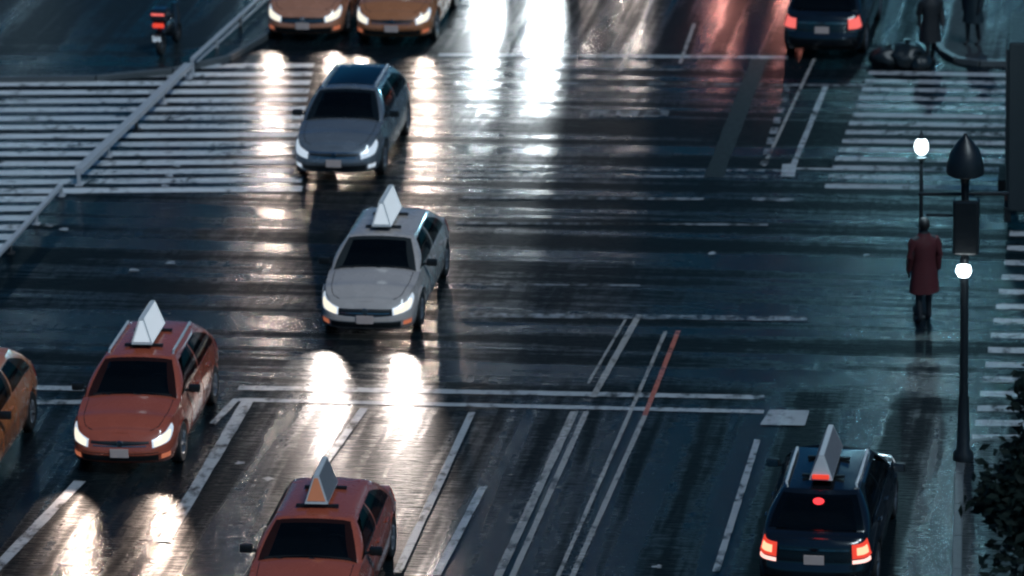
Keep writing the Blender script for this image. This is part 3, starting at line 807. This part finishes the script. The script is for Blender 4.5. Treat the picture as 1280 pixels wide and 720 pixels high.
M_skin = mat('skin', (.35, .2, .14), .5); M_hair = mat('dark_hair', (.012, .01, .009), .5)
def person(label, loc, rz, coat_m, trouser_m, stride=.16, long=True, H=1.75, bag_m=None, hood=False):
    t = empty('person', loc, rz); tag(t, label, 'person')
    k = H/1.75
    V = [(0, 0, .95), (0, .0, 1.12), (0, .0, 1.32), (0, .01, 1.44), (0, .02, 1.53), (0, .03, 1.60), (0, .035, 1.69)]
    E_ = [(0, 1), (1, 2), (2, 3), (3, 4), (4, 5), (5, 6)]; R_ = [(.15, .11), (.14, .10), (.17, .115), (.10, .08), (.055, .06), (.075, .09), (.07, .085)]
    for s in (1, -1):
        sw = s*stride; b0 = len(V)
        V += [(s*.095, 0, .86), (s*.10, sw*.55+.02, .50), (s*.10, sw-.01 if sw > 0 else sw-.04, .09), (s*.105, sw+.02, .045), (s*.11, sw+.14, .035)]
        E_ += [(0, b0), (b0, b0+1), (b0+1, b0+2), (b0+2, b0+3), (b0+3, b0+4)]; R_ += [.088, .06, .042, .045, (.04, .032)]
        b1 = len(V); aw = -s*stride*.6
        V += [(s*.185, 0, 1.40), (s*.235, aw*.4-.02, 1.13), (s*.235, aw+.05, .90), (s*.23, aw+.075, .83)]
        E_ += [(3, b1), (b1, b1+1), (b1+1, b1+2), (b1+2, b1+3)]; R_ += [.06, .046, .034, (.036, .025)]
        b2 = len(V); hx, hy, hz = V[b1+3]
        for q, (dx, dy, dz) in enumerate(((-.006, .028, -.085), (0, .010, -.095), (0, -.008, -.088), (.002, -.024, -.07), (-s*.01, .05, -.045))):
            V += [(hx+dx*.4, hy+dy*.9, hz+dz*.4), (hx+dx-s*.012, hy+dy*1.05, hz+dz)]
            E_ += [(b1+3, b2+2*q), (b2+2*q, b2+2*q+1)]; R_ += [.011, .009]
    V = [(a*k, b*k, c*k) for a, b, c in V]; R_ = [tuple(x*k for x in r) if isinstance(r, tuple) else r*k for r in R_]
    skin_mesh(V, E_, R_, 'body', trouser_m, t)
    # head parts
    m = MB(); prof = [(.098*sin(a), .115*cos(a)) for a in [pi*i/12 for i in range(0, 9)]]; m.lathe(prof, (0, 0, 0), n=20)
    m.v = [(x*k, (y*1.12+.018)*k, (z+1.665)*k) for x, y, z in m.v]; m.build('hair', M_hair, t, smooth=True)
    m = MB(); m.lathe([(.001, .10)]+[(.083*sin(a), .105*cos(a)) for a in [pi*i/12 for i in range(1, 12)]]+[(.001, -.105)], n=18)
    m.v = [(x*k, (y*1.05+.045)*k, (z+1.64)*k) for x, y, z in m.v]
    m.tube([(0, .125*k, 1.655*k), (0, .155*k, 1.62*k)], [.010, .016], 8); hd = m.build('face', M_skin, t, smooth=True)
    for s in (1, -1):
        e = MB(); e.lathe([(.011, 0), (.008, .006), (.0, .008)], n=8); e.v = [(x+s*.032*k, .128*k+z, (1.65*k)+y) for x, y, z in e.v]; e.build('eye', M_hair, hd)
    e = MB(); e.box((0, .13*k, 1.585*k), (.045, .012, .008), bev=.002); e.build('mouth', mat('lips', (.3, .1, .09), .5), hd)
    # coat: lofted skirted shell
    zs = [(.52 if long else .82, .255, .20), (.70 if long else .86, .235, .18), (.95, .20, .155), (1.10, .185, .14), (1.28, .215, .15), (1.40, .215, .13), (1.46, .13, .10), (1.52, .085, .085)]
    m = MB(); n_ = 24; vs = []; fs = []
    for i, (z, a, b) in enumerate(zs):
        for q in range(n_):
            an = 2*pi*q/n_; f = 1+.05*sin(5*an+z*4)*(1.3-z if z < 1.2 else .1); vs.append((a*f*cos(an)*k, b*f*sin(an)*k+.005, z*k))
    for i in range(len(zs)-1):
        for q in range(n_): fs.append((i*n_+q, i*n_+(q+1) % n_, (i+1)*n_+(q+1) % n_, (i+1)*n_+q))
    m.add(vs, fs); co = m.build('coat', coat_m, t, smooth=True)
    for s in (1, -1):
        aw = -s*stride*.6; m = MB(); m.tube([(s*.17*k, 0, 1.41*k), (s*.215*k, -.005, 1.33*k), (s*.245*k, (aw*.4-.02)*k, 1.13*k), (s*.24*k, (aw+.045)*k, .885*k)], [.085, .085, .07, .055], 12); m.build('sleeve', coat_m, co, smooth=True)
    if hood:
        m = MB(); m.lathe([(.001, .16)]+[(.125*sin(a), .15*cos(a)) for a in [pi*i/10 for i in range(1, 8)]], n=18); m.v = [(x*k, (y*1.1-.005)*k, (z+1.655)*k) for x, y, z in m.v]; m.build('hood', coat_m, t, smooth=True)
    if bag_m:
        m = MB(); m.box((.36*k, .0, .62*k), (.12, .34, .32), bev=.03); m.tube([(.30*k, 0, .80*k), (.34*k, -.12, .76*k)], .01, 6); m.tube([(.30*k, 0, .80*k), (.34*k, .12, .76*k)], .01, 6)
        b = m.build('shopping_bag', bag_m); b.parent = None; b.matrix_world = Matrix.Translation(t.location) @ Matrix.Rotation(rz, 4, 'Z')
        tag(b, 'dark bag held by the walking person', 'bag')
    return t
M_redc = mat('dark_red_coat', (.06, .005, .008), .75, bump=.3); M_blc = mat('black_coat', (.01, .011, .013), .6, bump=.3); M_blu = mat('dark_trousers', (.008, .01, .014), .7)
M_teal = mat('dark_teal_coat', (.012, .022, .028), .5, bump=.3)
person('person in long dark red coat standing on the wet street by the globe lamp', gnd(1155, 402), radians(25), M_redc, M_blu, .05, True, 1.94)
person('person in dark clothes walking past the rubbish bags', gnd(1163, 80), radians(200), M_blc, M_blu, .17, True, 1.75)
person('person in dark teal coat standing on the corner pavement near the right edge', gnd(1216, 62)+Vector((0, 0, .12)), radians(150), M_teal, M_blu, .06, True, 1.75)

# ------------------------------------------------------------------ tree at the lower right
base = gnd(1328, 985) + Vector((0, 0, .12)); tr_ = empty('street_tree', base); tag(tr_, 'dark leafy street tree filling the lower right corner', 'tree')
m = MB(); m.tube([(0, 0, 0), (.03, 0, 1.2), (-.05, .05, 2.4), (.0, 0, 3.6), (.05, 0, 5.2)], [.16, .13, .11, .08, .03], 10)
for i in range(9):
    a = i*2.4; z = 2.2+.3*i; m.tube([(0, 0, z), (cos(a)*.6, sin(a)*.6, z+.5), (cos(a)*1.15, sin(a)*1.15, z+.8)], [.06, .04, .015], 6)
m.build('trunk', mat('bark', (.05, .04, .032), .8, bump=.5), tr_, smooth=True)
lf = MB(); cl = [(Vector((random.gauss(.25, .5), random.gauss(0, .6), 3.9+random.gauss(0, .85))), random.uniform(.25, .45)) for _ in range(260)]
for c, r_ in cl:
    for _ in range(70):
        p = c + Vector((random.gauss(0, 1), random.gauss(0, 1), random.gauss(0, .8)))*r_*.5
        a = Vector((random.gauss(0, 1), random.gauss(0, 1), random.gauss(0, .5))).normalized(); b_ = a.orthogonal().normalized(); s = random.uniform(.07, .12)
        n_ = a.cross(b_)*.012
        lf.add([p-a*s, p+b_*s*.5+n_, p+a*s, p-b_*s*.5+n_], [(0, 1, 2, 3)])
me = bpy.data.meshes.new('crown'); me.from_pydata(lf.v, [], lf.f); me.materials.append(mat('leaves', (.004, .010, .008), .7, spec=.15, vary=.5, vs=2.)); co = bpy.data.objects.new('crown', me); COL.objects.link(co); co.parent = tr_

# ------------------------------------------------------------------ sky and night light
w = bpy.data.worlds.new('World'); SC.world = w; w.use_nodes = True; nt = w.node_tree
bg = nt.nodes['Background']; sky = nt.nodes.new('ShaderNodeTexSky'); sky.sky_type = 'NISHITA'; sky.sun_disc = False
sky.sun_elevation = radians(52); sky.sun_rotation = radians(140)
mx = nt.nodes.new('ShaderNodeMix'); mx.data_type = 'RGBA'; mx.blend_type = 'MULTIPLY'; mx.inputs['Factor'].default_value = 1
mx.inputs['B'].default_value = (.10, .58, 1, 1)
nt.links.new(sky.outputs['Color'], mx.inputs['A']); nt.links.new(mx.outputs['Result'], bg.inputs['Color']); bg.inputs['Strength'].default_value = .036
sun = light('city_glow', 'SUN', (0, -30, 40), 1.6, (.78, .92, 1.0), angle=radians(16))
sun.rotation_euler = (Vector((-.5, .6, -1.0)).to_track_quat('-Z', 'Y')).to_euler()

SC.view_settings.view_transform = 'Standard'; SC.view_settings.look = 'None'; SC.view_settings.exposure = 0; SC.view_settings.gamma = 1
SC.cycles.use_denoising = True; SC.cycles.filter_width = 2.2; SC.cycles.sample_clamp_indirect = 6; SC.cycles.max_bounces = 6
